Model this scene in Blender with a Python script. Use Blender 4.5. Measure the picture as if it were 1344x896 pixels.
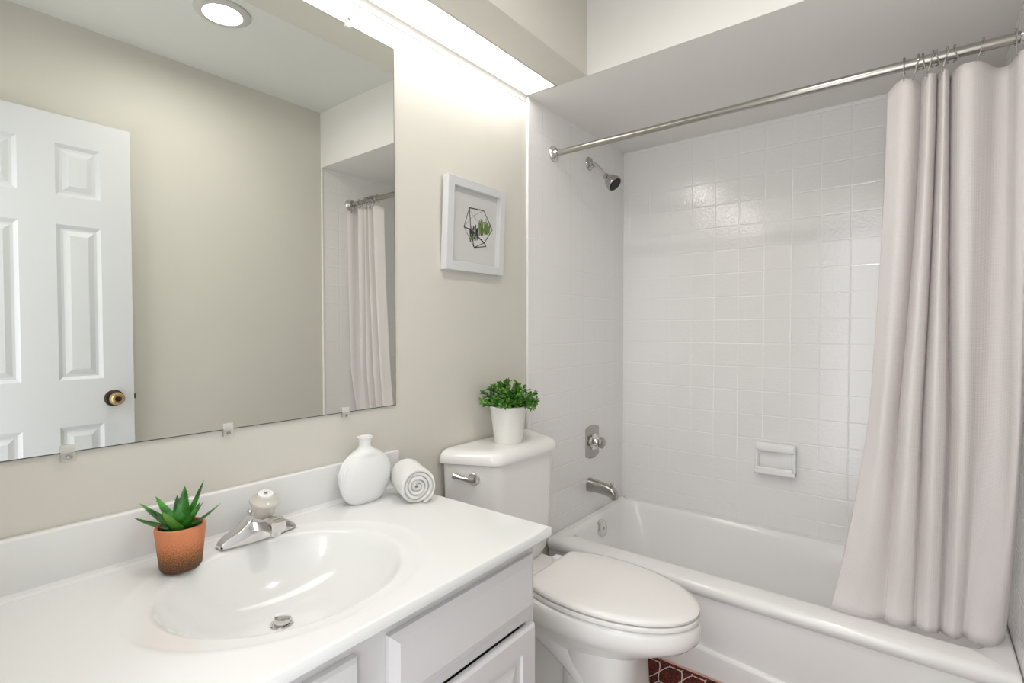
import bpy, bmesh, math, random
from mathutils import Vector, Matrix

for o in list(bpy.data.objects):
    bpy.data.objects.remove(o, do_unlink=True)
S = bpy.context.scene
COL = S.collection
PI = math.pi
R = math.radians

# ------------------------------------------------------------------ camera
cam_d = bpy.data.cameras.new('camera')
cam = bpy.data.objects.new('camera', cam_d)
COL.objects.link(cam)
cam_d.sensor_width = 36.0
cam_d.sensor_fit = 'HORIZONTAL'
cam_d.lens = 680.972 * 36.0 / 1344.0
cam_d.clip_start = 0.01
YAW, PITCH, ROLL = R(38.11), R(-1.29), R(-0.068)
_r = Vector((math.cos(YAW), math.sin(YAW), 0))
_v = Vector((-math.sin(YAW), math.cos(YAW), 0))
_u = Vector((0, 0, 1))
_v2 = _v * math.cos(PITCH) + _u * math.sin(PITCH)
_u2 = _u * math.cos(PITCH) - _v * math.sin(PITCH)
_r3 = _r * math.cos(ROLL) + _u2 * math.sin(ROLL)
_u3 = _u2 * math.cos(ROLL) - _r * math.sin(ROLL)
M3 = Matrix((_r3, _u3, -_v2)).transposed()
cam.matrix_world = Matrix.Translation((1.2418, -2.5288, 1.2093)) @ M3.to_4x4()
S.camera = cam

# ------------------------------------------------------------------ light
S.view_settings.view_transform = 'Standard'
S.view_settings.look = 'None'
S.view_settings.gamma = 1.0
S.view_settings.use_curve_mapping = False
S.view_settings.exposure = 0.22
PANEL_STRENGTH = 6.3
CAN_STRENGTH = 150.0
HALL_STRENGTH = 2.35
FILL_ENERGY = 6.0
world = bpy.data.worlds.new('hall_daylight')
S.world = world
world.use_nodes = True
bg = world.node_tree.nodes['Background']
bg.inputs[0].default_value = (0.96, 0.98, 1.0, 1)
bg.inputs[1].default_value = HALL_STRENGTH

# added fill light for the tub alcove, unseen beyond the doorway behind the camera
fill_d = bpy.data.lights.new('alcove_fill', 'AREA')
fill_d.shape = 'DISK'
fill_d.size = 0.5
fill_d.energy = FILL_ENERGY
fill_d.color = (1.0, 0.97, 0.93)
fill_o = bpy.data.objects.new('alcove_fill', fill_d)
COL.objects.link(fill_o)
fill_o.location = (1.0, -3.35, 2.35)
fill_o.rotation_euler = (R(52), 0, R(4))

# ------------------------------------------------------------------ dimensions
W = 1.462             # face of the right-hand tile
WR = W + 0.008        # face of the right-hand wall
YS = -0.855           # tub soffit face / end of tile
ZS = 2.134            # underside of soffits
ZC = 2.443            # ceiling
YF = -2.60            # front wall
XS = 0.278            # vanity soffit depth
ZT = 0.326            # tub rim
YT = -0.722           # tub front
ZV = 0.746            # vanity top
XV = 0.566            # vanity top front
YV = -1.518           # vanity top right-hand end
TY = -1.078           # toilet centre line


# ------------------------------------------------------------------ materials
def newmat(name):
    m = bpy.data.materials.new(name)
    m.use_nodes = True
    nt = m.node_tree
    return m, nt, nt.nodes['Principled BSDF']


def noise_bump(nt, b, scale, strength, dist=0.002, detail=3, stretch=None):
    tc = nt.nodes.new('ShaderNodeTexCoord')
    n = nt.nodes.new('ShaderNodeTexNoise')
    n.inputs['Scale'].default_value = scale
    n.inputs['Detail'].default_value = detail
    src = tc.outputs['Object']
    if stretch:
        mp = nt.nodes.new('ShaderNodeMapping')
        mp.inputs['Scale'].default_value = stretch
        nt.links.new(src, mp.inputs['Vector'])
        src = mp.outputs['Vector']
    nt.links.new(src, n.inputs['Vector'])
    bp = nt.nodes.new('ShaderNodeBump')
    bp.inputs['Strength'].default_value = strength
    bp.inputs['Distance'].default_value = dist
    nt.links.new(n.outputs['Fac'], bp.inputs['Height'])
    nt.links.new(bp.outputs['Normal'], b.inputs['Normal'])
    return n, bp


def mat(name, col, rough=0.5, metal=0.0, bump=None, var=0.0, spec=0.5, coat=0.0, trans=0.0, ior=1.45, sss=0.0):
    m, nt, b = newmat(name)
    b.inputs['Base Color'].default_value = (*col, 1)
    b.inputs['Roughness'].default_value = rough
    b.inputs['Metallic'].default_value = metal
    b.inputs['Specular IOR Level'].default_value = spec
    b.inputs['Coat Weight'].default_value = coat
    b.inputs['Coat Roughness'].default_value = 0.05
    b.inputs['Transmission Weight'].default_value = trans
    b.inputs['IOR'].default_value = ior
    if bump:
        noise_bump(nt, b, *bump)
    if var:
        tc = nt.nodes.new('ShaderNodeTexCoord')
        n = nt.nodes.new('ShaderNodeTexNoise')
        n.inputs['Scale'].default_value = 9.0
        n.inputs['Detail'].default_value = 4
        nt.links.new(tc.outputs['Object'], n.inputs['Vector'])
        mx = nt.nodes.new('ShaderNodeMix')
        mx.data_type = 'RGBA'
        mx.inputs['A'].default_value = (*[c * (1 - var) for c in col], 1)
        mx.inputs['B'].default_value = (*[min(1, c * (1 + var)) for c in col], 1)
        nt.links.new(n.outputs['Fac'], mx.inputs['Factor'])
        nt.links.new(mx.outputs['Result'], b.inputs['Base Color'])
    return m


def emit_mat(name, col, strength):
    m, nt, b = newmat(name)
    b.inputs['Base Color'].default_value = (0.8, 0.8, 0.8, 1)
    b.inputs['Emission Color'].default_value = (*col, 1)
    b.inputs['Emission Strength'].default_value = strength
    return m


WALL_C = (0.685, 0.66, 0.60)
M_wall = mat('wall_paint', WALL_C, 0.55, bump=(220, 0.08, 0.001), var=0.015)
M_ceil = mat('ceiling_paint', (0.76, 0.76, 0.735), 0.7, bump=(200, 0.08, 0.001))
M_soffit = mat('soffit_paint', (0.85, 0.83, 0.80), 0.6, bump=(200, 0.08, 0.001))
M_trim = mat('white_trim', (0.82, 0.815, 0.80), 0.35)
M_porc = mat('porcelain', (0.86, 0.843, 0.825), 0.10, coat=0.3)
M_seat = mat('seat_plastic', (0.86, 0.835, 0.815), 0.22)
M_tub = mat('tub_enamel', (0.90, 0.89, 0.885), 0.14, coat=0.3)
M_marble = mat('cultured_marble', (0.80, 0.80, 0.795), 0.14, coat=0.2, var=0.01)
M_cab = mat('cabinet_paint', (0.63, 0.612, 0.62), 0.4)
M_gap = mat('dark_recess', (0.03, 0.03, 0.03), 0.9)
M_chrome = mat('chrome', (0.72, 0.71, 0.70), 0.09, metal=1.0)
M_nickel = mat('brushed_steel', (0.45, 0.43, 0.40), 0.24, metal=1.0)
M_brass = mat('antique_brass', (0.62, 0.44, 0.22), 0.2, metal=1.0)
M_bronze = mat('dark_bronze', (0.045, 0.035, 0.03), 0.3, metal=0.7)
M_clear = mat('clear_acrylic', (0.86, 0.84, 0.79), 0.08)
_nt = M_clear.node_tree
_tr = _nt.nodes.new('ShaderNodeBsdfTransparent')
_mx = _nt.nodes.new('ShaderNodeMixShader')
_mx.inputs[0].default_value = 0.42
_nt.links.new(_nt.nodes['Principled BSDF'].outputs[0], _mx.inputs[2])
_nt.links.new(_tr.outputs[0], _mx.inputs[1])
_nt.links.new(_mx.outputs[0], _nt.nodes['Material Output'].inputs['Surface'])
M_smoke = mat('worn_acrylic', (0.80, 0.77, 0.70), 0.12, trans=0.35, ior=1.45)
M_vase = mat('vase_glaze', (0.82, 0.825, 0.825), 0.12, coat=0.2)
M_towel = mat('terry', (0.87, 0.86, 0.845), 0.95, bump=(420, 0.9, 0.004, 4))
M_frame = mat('frame_white', (0.68, 0.68, 0.685), 0.35)
M_matb = mat('picture_mat', (0.64, 0.63, 0.62), 0.8)
M_ink = mat('print_ink', (0.035, 0.035, 0.035), 0.7)
M_grey_ink = mat('print_grey_ink', (0.30, 0.29, 0.28), 0.8)
M_green_ink = mat('print_green_ink', (0.16, 0.25, 0.07), 0.8, var=0.35)
M_soil = mat('potting_soil', (0.018, 0.013, 0.010), 0.95, bump=(160, 1.0, 0.01, 4))
M_white_pot = mat('white_pot', (0.82, 0.81, 0.78), 0.35, bump=(60, 0.25, 0.003, 3, (1, 1, 6)))
M_door = mat('door_paint', (0.69, 0.70, 0.72), 0.38)
M_black = mat('black_rubber', (0.012, 0.012, 0.012), 0.55)
M_dark_chrome = mat('shower_chrome', (0.50, 0.49, 0.48), 0.12, metal=1.0)
M_panel = emit_mat('light_diffuser', (1.0, 0.975, 0.93), PANEL_STRENGTH)
M_lens = emit_mat('downlight_lens', (1.0, 0.97, 0.91), CAN_STRENGTH)
M_can = mat('downlight_trim', (0.62, 0.60, 0.57), 0.4)


def mirror_mat():
    m, nt, b = newmat('mirror_glass')
    b.inputs['Base Color'].default_value = (0.83, 0.845, 0.815, 1)
    b.inputs['Metallic'].default_value = 1.0
    b.inputs['Roughness'].default_value = 0.0
    return m


M_mirror = mirror_mat()
M_edge_and_shadow = mat('mirror_edge_and_shadow', (0.06, 0.08, 0.07), 0.3)  # glass sides, and the painted shadow strips around them


def math_node(nt, op, a, b=None, c=None):
    n = nt.nodes.new('ShaderNodeMath')
    n.operation = op
    for i, x in enumerate((a, b, c)):
        if x is None:
            continue
        if isinstance(x, (int, float)):
            n.inputs[i].default_value = x
        else:
            nt.links.new(x, n.inputs[i])
    return n.outputs[0]


def tile_mat(name, ax, off_a, off_z, pitch=0.108):
    """square glazed wall tile; ax is the horizontal world axis of the wall"""
    m, nt, b = newmat(name)
    tc = nt.nodes.new('ShaderNodeTexCoord')
    sp = nt.nodes.new('ShaderNodeSeparateXYZ')
    nt.links.new(tc.outputs['Object'], sp.inputs[0])

    def dist(src, off):
        t = math_node(nt, 'SUBTRACT', src, off)
        t = math_node(nt, 'DIVIDE', t, pitch)
        f = math_node(nt, 'FRACT', t)
        g = math_node(nt, 'SUBTRACT', 1.0, f)
        return math_node(nt, 'MULTIPLY', math_node(nt, 'MINIMUM', f, g), pitch)
    d = math_node(nt, 'MINIMUM', dist(sp.outputs[ax], off_a), dist(sp.outputs['Z'], off_z))
    mr = nt.nodes.new('ShaderNodeMapRange')
    mr.interpolation_type = 'SMOOTHSTEP'
    mr.inputs['From Min'].default_value = 0.0004
    mr.inputs['From Max'].default_value = 0.0042
    nt.links.new(d, mr.inputs['Value'])
    mc = nt.nodes.new('ShaderNodeMapRange')
    mc.inputs['From Min'].default_value = 0.0008
    mc.inputs['From Max'].default_value = 0.0016
    nt.links.new(d, mc.inputs['Value'])
    mx = nt.nodes.new('ShaderNodeMix')
    mx.data_type = 'RGBA'
    mx.inputs['A'].default_value = (0.90, 0.888, 0.882, 1)
    mx.inputs['B'].default_value = (0.875, 0.862, 0.855, 1)
    nt.links.new(mc.outputs[0], mx.inputs['Factor'])
    nt.links.new(mx.outputs['Result'], b.inputs['Base Color'])
    b.inputs['Roughness'].default_value = 0.08
    b.inputs['Specular IOR Level'].default_value = 0.85
    n = nt.nodes.new('ShaderNodeTexNoise')
    n.inputs['Scale'].default_value = 85
    n.inputs['Detail'].default_value = 2
    nt.links.new(tc.outputs['Object'], n.inputs['Vector'])
    h = math_node(nt, 'ADD', mr.outputs[0], math_node(nt, 'MULTIPLY', n.outputs['Fac'], 1.15))
    bp = nt.nodes.new('ShaderNodeBump')
    bp.inputs['Strength'].default_value = 0.55
    bp.inputs['Distance'].default_value = 0.0012
    nt.links.new(h, bp.inputs['Height'])
    nt.links.new(bp.outputs['Normal'], b.inputs['Normal'])
    return m


M_tile_y = tile_mat('tile_side', 'Y', -0.853, 0.068)
M_tile_x = tile_mat('tile_back', 'X', 0.046, 0.068)


def curtain_mat():
    m, nt, b = newmat('curtain_fabric')
    b.inputs['Base Color'].default_value = (0.93, 0.885, 0.88, 1)
    b.inputs['Roughness'].default_value = 0.85
    tc = nt.nodes.new('ShaderNodeTexCoord')
    sp = nt.nodes.new('ShaderNodeSeparateXYZ')
    nt.links.new(tc.outputs['UV'], sp.inputs[0])
    a = math_node(nt, 'SINE', math_node(nt, 'MULTIPLY', sp.outputs['X'], 2 * PI * 190))
    c = math_node(nt, 'SINE', math_node(nt, 'MULTIPLY', sp.outputs['Y'], 2 * PI * 280))
    h = math_node(nt, 'ADD', a, c)
    bp = nt.nodes.new('ShaderNodeBump')
    bp.inputs['Strength'].default_value = 0.22
    bp.inputs['Distance'].default_value = 0.0012
    nt.links.new(h, bp.inputs['Height'])
    nt.links.new(bp.outputs['Normal'], b.inputs['Normal'])
    tr = nt.nodes.new('ShaderNodeBsdfTranslucent')
    tr.inputs['Color'].default_value = (0.92, 0.88, 0.87, 1)
    nt.links.new(bp.outputs['Normal'], tr.inputs['Normal'])
    mx = nt.nodes.new('ShaderNodeMixShader')
    mx.inputs[0].default_value = 0.32
    nt.links.new(b.outputs[0], mx.inputs[1])
    nt.links.new(tr.outputs[0], mx.inputs[2])
    nt.links.new(mx.outputs[0], nt.nodes['Material Output'].inputs['Surface'])
    return m


M_curtain = curtain_mat()


def terracotta_mat():
    """orange clay above, a speckled brown glaze dipped band below"""
    m, nt, b = newmat('terracotta_dipped')
    tc = nt.nodes.new('ShaderNodeTexCoord')
    sp = nt.nodes.new('ShaderNodeSeparateXYZ')
    nt.links.new(tc.outputs['Object'], sp.inputs[0])
    n = nt.nodes.new('ShaderNodeTexNoise')
    n.inputs['Scale'].default_value = 420
    n.inputs['Detail'].default_value = 4
    mp = nt.nodes.new('ShaderNodeMapping')
    mp.inputs['Scale'].default_value = (1, 1, 2.4)
    nt.links.new(tc.outputs['Object'], mp.inputs['Vector'])
    nt.links.new(mp.outputs[0], n.inputs['Vector'])
    t = math_node(nt, 'ADD', math_node(nt, 'DIVIDE', sp.outputs['Z'], 0.085),
                  math_node(nt, 'MULTIPLY', math_node(nt, 'SUBTRACT', n.outputs['Fac'], 0.5), 1.3))
    cr = nt.nodes.new('ShaderNodeValToRGB')
    e = cr.color_ramp.elements
    e[0].position = 0.0
    e[0].color = (0.05, 0.022, 0.008, 1)
    e[1].position = 0.72
    e[1].color = (0.66, 0.235, 0.105, 1)
    x = e.new(0.34)
    x.color = (0.22, 0.085, 0.02, 1)
    x = e.new(0.52)
    x.color = (0.50, 0.17, 0.06, 1)
    nt.links.new(t, cr.inputs[0])
    nt.links.new(cr.outputs[0], b.inputs['Base Color'])
    b.inputs['Roughness'].default_value = 0.6
    return m


M_terra = terracotta_mat()


def leaf_mat(name, base, tip, scale):
    m, nt, b = newmat(name)
    tc = nt.nodes.new('ShaderNodeTexCoord')
    n = nt.nodes.new('ShaderNodeTexNoise')
    n.inputs['Scale'].default_value = scale
    n.inputs['Detail'].default_value = 3
    nt.links.new(tc.outputs['Object'], n.inputs['Vector'])
    cr = nt.nodes.new('ShaderNodeValToRGB')
    cr.color_ramp.elements[0].position = 0.35
    cr.color_ramp.elements[0].color = (*base, 1)
    cr.color_ramp.elements[1].position = 0.65
    cr.color_ramp.elements[1].color = (*tip, 1)
    nt.links.new(n.outputs['Fac'], cr.inputs[0])
    nt.links.new(cr.outputs[0], b.inputs['Base Color'])
    b.inputs['Roughness'].default_value = 0.35
    return m


M_aloe = leaf_mat('aloe_green', (0.012, 0.09, 0.010), (0.05, 0.30, 0.02), 45)
M_aloe_light = leaf_mat('aloe_light_green', (0.06, 0.22, 0.02), (0.16, 0.42, 0.06), 40)
M_box = leaf_mat('boxwood_green', (0.015, 0.08, 0.010), (0.16, 0.42, 0.05), 60)
M_stem = mat('plant_stem', (0.03, 0.05, 0.015), 0.7)


def rug_mat():
    m, nt, b = newmat('rug_pile')
    tc = nt.nodes.new('ShaderNodeTexCoord')
    n = nt.nodes.new('ShaderNodeTexNoise')
    n.inputs['Scale'].default_value = 150
    n.inputs['Detail'].default_value = 4
    nt.links.new(tc.outputs['Object'], n.inputs['Vector'])
    cr = nt.nodes.new('ShaderNodeValToRGB')
    cr.color_ramp.elements[0].position = 0.42
    cr.color_ramp.elements[0].color = (0.012, 0.004, 0.003, 1)
    cr.color_ramp.elements[1].position = 0.58
    cr.color_ramp.elements[1].color = (0.20, 0.018, 0.010, 1)
    nt.links.new(n.outputs['Fac'], cr.inputs[0])
    nt.links.new(cr.outputs[0], b.inputs['Base Color'])
    b.inputs['Roughness'].default_value = 0.95
    bp = nt.nodes.new('ShaderNodeBump')
    bp.inputs['Strength'].default_value = 0.8
    bp.inputs['Distance'].default_value = 0.004
    nt.links.new(n.outputs['Fac'], bp.inputs['Height'])
    nt.links.new(bp.outputs['Normal'], b.inputs['Normal'])
    return m


M_rug = rug_mat()
M_rug_line = mat('rug_trellis', (0.80, 0.70, 0.62), 0.9)
M_rug_bind = mat('rug_binding', (0.72, 0.36, 0.27), 0.9)


def floor_mat():
    m, nt, b = newmat('floor_vinyl')
    tc = nt.nodes.new('ShaderNodeTexCoord')
    br = nt.nodes.new('ShaderNodeTexBrick')
    br.offset = 0.0
    br.inputs['Scale'].default_value = 1.0
    br.inputs['Brick Width'].default_value = 0.305
    br.inputs['Row Height'].default_value = 0.305
    br.inputs['Mortar Size'].default_value = 0.003
    br.inputs['Color1'].default_value = (0.60, 0.59, 0.575, 1)
    br.inputs['Color2'].default_value = (0.63, 0.62, 0.605, 1)
    br.inputs['Mortar'].default_value = (0.50, 0.49, 0.48, 1)
    nt.links.new(tc.outputs['Object'], br.inputs['Vector'])
    nt.links.new(br.outputs['Color'], b.inputs['Base Color'])
    b.inputs['Roughness'].default_value = 0.35
    return m


M_floor = floor_mat()

# ------------------------------------------------------------------ mesh helpers
ORIGIN = {}


def bx(bm, x0, x1, y0, y1, z0, z1, bev=0.0, seg=2):
    r = bmesh.ops.create_cube(bm, size=1.0)
    vs = r['verts']
    for v in vs:
        v.co = Vector((x0 + (v.co.x + .5) * (x1 - x0), y0 + (v.co.y + .5) * (y1 - y0), z0 + (v.co.z + .5) * (z1 - z0)))
    if bev > 0:
        es = list({e for v in vs for e in v.link_edges})
        bmesh.ops.bevel(bm, geom=es, offset=bev, segments=seg, profile=0.5, affect='EDGES', clamp_overlap=True)


def loft(bm, rings, cap0=True, cap1=True, closed=True):
    vr = [[bm.verts.new(p) for p in ring] for ring in rings]
    n = len(vr[0])
    for a, b in zip(vr[:-1], vr[1:]):
        for i in range(n if closed else n - 1):
            j = (i + 1) % n
            bm.faces.new((a[i], a[j], b[j], b[i]))
    if cap0:
        bm.faces.new(list(reversed(vr[0])))
    if cap1:
        bm.faces.new(vr[-1])
    return vr


def frame_axes(d):
    d = Vector(d).normalized()
    h = Vector((0, 0, 1)) if abs(d.z) < 0.9 else Vector((1, 0, 0))
    a = h.cross(d).normalized()
    b = d.cross(a).normalized()
    return a, b, d


def lathe(bm, prof, origin, axis=(0, 0, 1), n=32, cap0=True, cap1=True, mod=None):
    """prof: list of (radius, height along axis)"""
    a, b, d = frame_axes(axis)
    o = Vector(origin)
    rings = []
    for r, h in prof:
        ring = []
        for i in range(n):
            t = 2 * PI * i / n
            rr = max(r, 1e-5)
            if mod:
                rr *= mod(t, h)
            ring.append(o + d * h + a * math.cos(t) * rr + b * math.sin(t) * rr)
        rings.append(ring)
    loft(bm, rings, cap0, cap1)


def tube(bm, pts, rad, n=12, cap=True, scale=(1, 1)):
    pts = [Vector(p) for p in pts]
    if isinstance(rad, (int, float)):
        rad = [rad] * len(pts)
    t0 = (pts[1] - pts[0]).normalized()
    a, b, _ = frame_axes(t0)
    rings = []
    for i, p in enumerate(pts):
        t = (pts[min(i + 1, len(pts) - 1)] - pts[max(i - 1, 0)]).normalized()
        a = (a - t * a.dot(t)).normalized()
        b = t.cross(a).normalized()
        rings.append([p + (a * math.cos(2 * PI * k / n) * scale[0] + b * math.sin(2 * PI * k / n) * scale[1]) * rad[i] for k in range(n)])
    loft(bm, rings, cap, cap)


def prism(bm, poly, z0, z1, bev=0.0, seg=2):
    """poly of (x, y) extruded in z"""
    r0 = [Vector((x, y, z0)) for x, y in poly]
    r1 = [Vector((x, y, z1)) for x, y in poly]
    vr = loft(bm, [r0, r1])
    if bev > 0:
        top = set(vr[1])
        es = [e for e in bm.edges if e.verts[0] in top and e.verts[1] in top]
        bmesh.ops.bevel(bm, geom=es, offset=bev, segments=seg, profile=0.5, affect='EDGES', clamp_overlap=True)


def crom(P, per):
    """Catmull-Rom through points"""
    P = [Vector(p) for p in P]
    out = []
    for i in range(len(P) - 1):
        p0, p1, p2, p3 = P[max(i - 1, 0)], P[i], P[i + 1], P[min(i + 2, len(P) - 1)]
        for k in range(per):
            t = k / per
            out.append(0.5 * ((2 * p1) + (p2 - p0) * t + (2 * p0 - 5 * p1 + 4 * p2 - p3) * t * t + (3 * p1 - p0 - 3 * p2 + p3) * t ** 3))
    out.append(P[-1])
    return out


def obj(name, bm, m, parent=None, loc=None, smooth=40, recalc=True):
    """link a bmesh (world coordinates) as one mesh object"""
    if recalc:
        bmesh.ops.recalc_face_normals(bm, faces=bm.faces)
    if parent is not None:
        base = ORIGIN[parent.name]
        o_loc = Vector((0, 0, 0))
    else:
        base = Vector(loc) if loc else Vector((0, 0, 0))
        o_loc = base
    bmesh.ops.translate(bm, verts=bm.verts, vec=-base)
    me = bpy.data.meshes.new(name)
    bm.to_mesh(me)
    bm.free()
    for mm in (m if isinstance(m, (list, tuple)) else [m]):
        me.materials.append(mm)
    if smooth:
        for p in me.polygons:
            p.use_smooth = True
        me.set_sharp_from_angle(angle=R(smooth))
    o = bpy.data.objects.new(name, me)
    COL.objects.link(o)
    o.location = o_loc
    if parent is not None:
        o.parent = parent
    ORIGIN[o.name] = base.copy()
    return o


def struct(name, bm, m, parent=None, smooth=40):
    o = obj(name, bm, m, parent, smooth=smooth)
    if parent is None:
        o['kind'] = 'structure'
    return o


def tag(o, label, cat, group=None):
    o['label'] = label
    o['category'] = cat
    if group:
        o['group'] = group
    return o


def thing(name, label, cat, loc, group=None, kind=None):
    o = bpy.data.objects.new(name, None)
    COL.objects.link(o)
    o.location = loc
    o.empty_display_size = 0.05
    ORIGIN[o.name] = Vector(loc)
    if kind:
        o['kind'] = kind
        o['label'] = label
    else:
        tag(o, label, cat, group)
    return o


B = bmesh.new


def one_box(*a, **k):
    bm = B()
    bx(bm, *a, **k)
    return bm


# ================================================================== SETTING
T = 0.10
struct('floor', one_box(0 - T, WR + T, YF - T, T, -0.08, 0.0), M_floor)
struct('wall_left', one_box(-T, 0, YF - T, T, 0, ZC), M_wall)
struct('wall_back', one_box(0, WR, 0.008, T, 0, ZC), M_wall)
struct('wall_right', one_box(WR, WR + T, YF - T, T, 0, ZC), M_wall)
DX0, DX1, DH = 0.60, 1.442, 2.08
bm = B()
bx(bm, 0, DX0, YF - T, YF, 0, ZC)
bx(bm, DX1, WR, YF - T, YF, 0, ZC)
bx(bm, DX0, DX1, YF - T, YF, DH, ZC)
struct('wall_front', bm, M_wall)
bm = B()
bx(bm, DX0 - 0.06, DX0, YF, YF + 0.015, 0, DH + 0.06, 0.004)
bx(bm, DX0 - 0.06, DX1, YF, YF + 0.015, DH, DH + 0.06, 0.004)
struct('trim_1', bm, M_trim)
struct('ceiling', one_box(-T, WR + T, YF - T, T, ZC, ZC + 0.08), M_ceil)
# soffits: one over the vanity, one over the tub (they meet in an inside corner)
bm = B()
bx(bm, XS - 0.012, XS, YF, YS, ZS, ZC)                        # face board
bx(bm, 0.150, XS - 0.012, YF, YS, ZS, ZS + 0.012)             # underside beside the light
struct('soffit_vanity', bm, M_wall)
struct('soffit_tub', one_box(0, WR, YS, 0.008, ZS, ZC), M_soffit)
# tile fields
struct('wall_tile_left', one_box(0, 0.008, YS + 0.008, 0.0, 0.30, ZS), M_tile_y)
struct('wall_tile_right', one_box(W, WR, YS + 0.008, 0.0, 0.30, ZS), M_tile_y)
struct('wall_tile_back', one_box(0.0, WR, 0.0, 0.008, 0.30, ZS), M_tile_x)
# rounded tile edges where the tile ends against the paint
bm = B()
bx(bm, 0.0, 0.012, YS - 0.002, YS + 0.010, 0.0, ZS, 0.004, 3)
struct('trim_2', bm, M_trim)
bm = B()
bx(bm, W - 0.004, WR, YS - 0.002, YS + 0.010, 0.0, ZS, 0.004, 3)
struct('trim_3', bm, M_trim)
struct('baseboard_left', one_box(0, 0.012, YV - 0.03, YS - 0.002, 0, 0.085, 0.004), M_trim)
struct('baseboard_right', one_box(WR - 0.012, WR, YF, YS - 0.002, 0, 0.085, 0.004), M_trim)

# door, swung open flat beside the right wall (seen in the mirror)
XD, XDB = 1.405, 1.440
DY0, DY1, DZ0, DZ1 = -2.387, -1.786, 0.012, 2.045
door = thing('door_1', 'white six-panel door standing open, seen in the mirror', 'door', (XDB, (DY0 + DY1) / 2, 0), kind='structure')


def panel_slab(bm, ys, zs, ya, yb, za, zb, xf, xb, depth=0.009, sl=0.022, fld=0.034, panels=()):
    """slab whose face at xf carries raised-and-fielded panels cut into a grid of cells"""
    s = 1 if xf > xb else -1
    for i in range(len(ys) - 1):
        for j in range(len(zs) - 1):
            y0, y1, z0, z1 = ys[i], ys[i + 1], zs[j], zs[j + 1]
            if (i, j) in panels:
                rings = []
                for ins, dx in ((0, 0), (0.006, -0.004), (sl * 0.6, -depth), (sl, -depth), (fld + sl * 0.35, -0.001), (fld + sl * 0.45, -0.001)):
                    rings.append([Vector((xf + s * dx, y0 + ins, z0 + ins)), Vector((xf + s * dx, y1 - ins, z0 + ins)),
                                  Vector((xf + s * dx, y1 - ins, z1 - ins)), Vector((xf + s * dx, y0 + ins, z1 - ins))])
                loft(bm, rings, cap0=False, cap1=True)
            else:
                q = [bm.verts.new((xf, y0, z0)), bm.verts.new((xf, y1, z0)), bm.verts.new((xf, y1, z1)), bm.verts.new((xf, y0, z1))]
                bm.faces.new(q)
    # edges and back
    f = [Vector((xf, ya, za)), Vector((xf, yb, za)), Vector((xf, yb, zb)), Vector((xf, ya, zb))]
    bk = [Vector((xb, p.y, p.z)) for p in f]
    loft(bm, [f, bk], cap0=False, cap1=True)
    bmesh.ops.remove_doubles(bm, verts=bm.verts, dist=0.0002)


bm = B()
panel_slab(bm, [DY0, DY0 + .104, -2.138, -2.030, -1.890, DY1],
           [DZ0, 0.23, 0.829, 1.013, 1.622, 1.734, 1.934, DZ1],
           DY0, DY1, DZ0, DZ1, XD, XDB,
           panels={(1, 1), (3, 1), (1, 3), (3, 3), (1, 5), (3, 5)})
obj('door_leaf', bm, M_door, door, smooth=20)
bm = B()
lathe(bm, [(0.0, -0.003), (0.034, -0.003), (0.034, 0.003), (0.030, 0.007), (0.018, 0.009), (0.0, 0.009)], (XD, -1.857, 0.928), (-1, 0, 0))
ros = obj('rosette', bm, M_bronze, door)
ros['label'] = 'dark bronze rosette'
bm = B()
lathe(bm, [(0.0, 0.008), (0.012, 0.008), (0.012, 0.024), (0.021, 0.030), (0.0265, 0.040), (0.026, 0.050), (0.019, 0.058), (0.012, 0.059), (0.011, 0.056), (0.0, 0.056)], (XD, -1.857, 0.928), (-1, 0, 0))
kn = obj('door_knob', bm, M_brass, door)
kn['label'] = 'antique brass knob'
bm = B()
lathe(bm, [(0.0, 0.0), (0.0105, 0.0), (0.009, 0.004), (0.0, 0.0045)], (XD - 0.0565, -1.857, 0.928), (-1, 0, 0), n=20)
obj('knob_button', bm, M_bronze, kn)
bm = B()
bx(bm, XD + 0.010, XD + 0.026, DY1 - 0.002, DY1 + 0.002, 0.898, 0.958)
bx(bm, XD + 0.013, XD + 0.023, DY1, DY1 + 0.010, 0.917, 0.939, 0.003)
obj('latch', bm, M_bronze, door)
for zz in (0.25, 1.02, 1.80):
    bm = B()
    lathe(bm, [(0.0, 0), (0.006, 0), (0.006, 0.09), (0.0, 0.09)], (XDB + 0.003, DY0 - 0.004, zz - 0.045), n=16)
    bx(bm, XDB - 0.030, XDB + 0.002, DY0 - 0.003, DY0 + 0.0005, zz - 0.045, zz + 0.045)
    obj('hinge', bm, M_brass, door)
# jamb return the door is hung from
struct('trim_4', one_box(1.444, WR, YF, DY0 - 0.012, 0, DH + 0.06, 0.003), M_trim)

# ================================================================== LIGHTS IN VIEW
lt = thing('light_panel', 'long white glowing light panel set into the soffit above the mirror', 'light fixture', (0.08, (YF + YS) / 2, ZS))
bm = B()
ny = 175
y_a, y_b = YF + 0.03, YS - 0.010
xs_ = [0.016 + (0.140 - 0.016) * i / 6 for i in range(7)]
bx(bm, 0.018, 0.142, y_a, y_b, ZS + 0.002, ZS + 0.006)
obj('diffuser', bm, M_panel, lt)
bm = B()
qr = [(0.0, 0.004), (0.0, -0.022)] + [(0.001 + 0.017 * math.sin(R(90 - a)) * 0 + 0.001 + 0.016 * (1 - math.cos(R(a))), -0.022 + 0.020 * math.sin(R(a))) for a in (0, 18, 36, 54, 72, 90)] + [(0.018, 0.004)]
loft(bm, [[Vector((x, y, ZS + z)) for x, z in qr] for y in (YF + 0.001, YS - 0.003)])
bx(bm, 0.142, 0.150, YF, YS - 0.002, ZS - 0.001, ZS + 0.012, 0.001)
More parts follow.
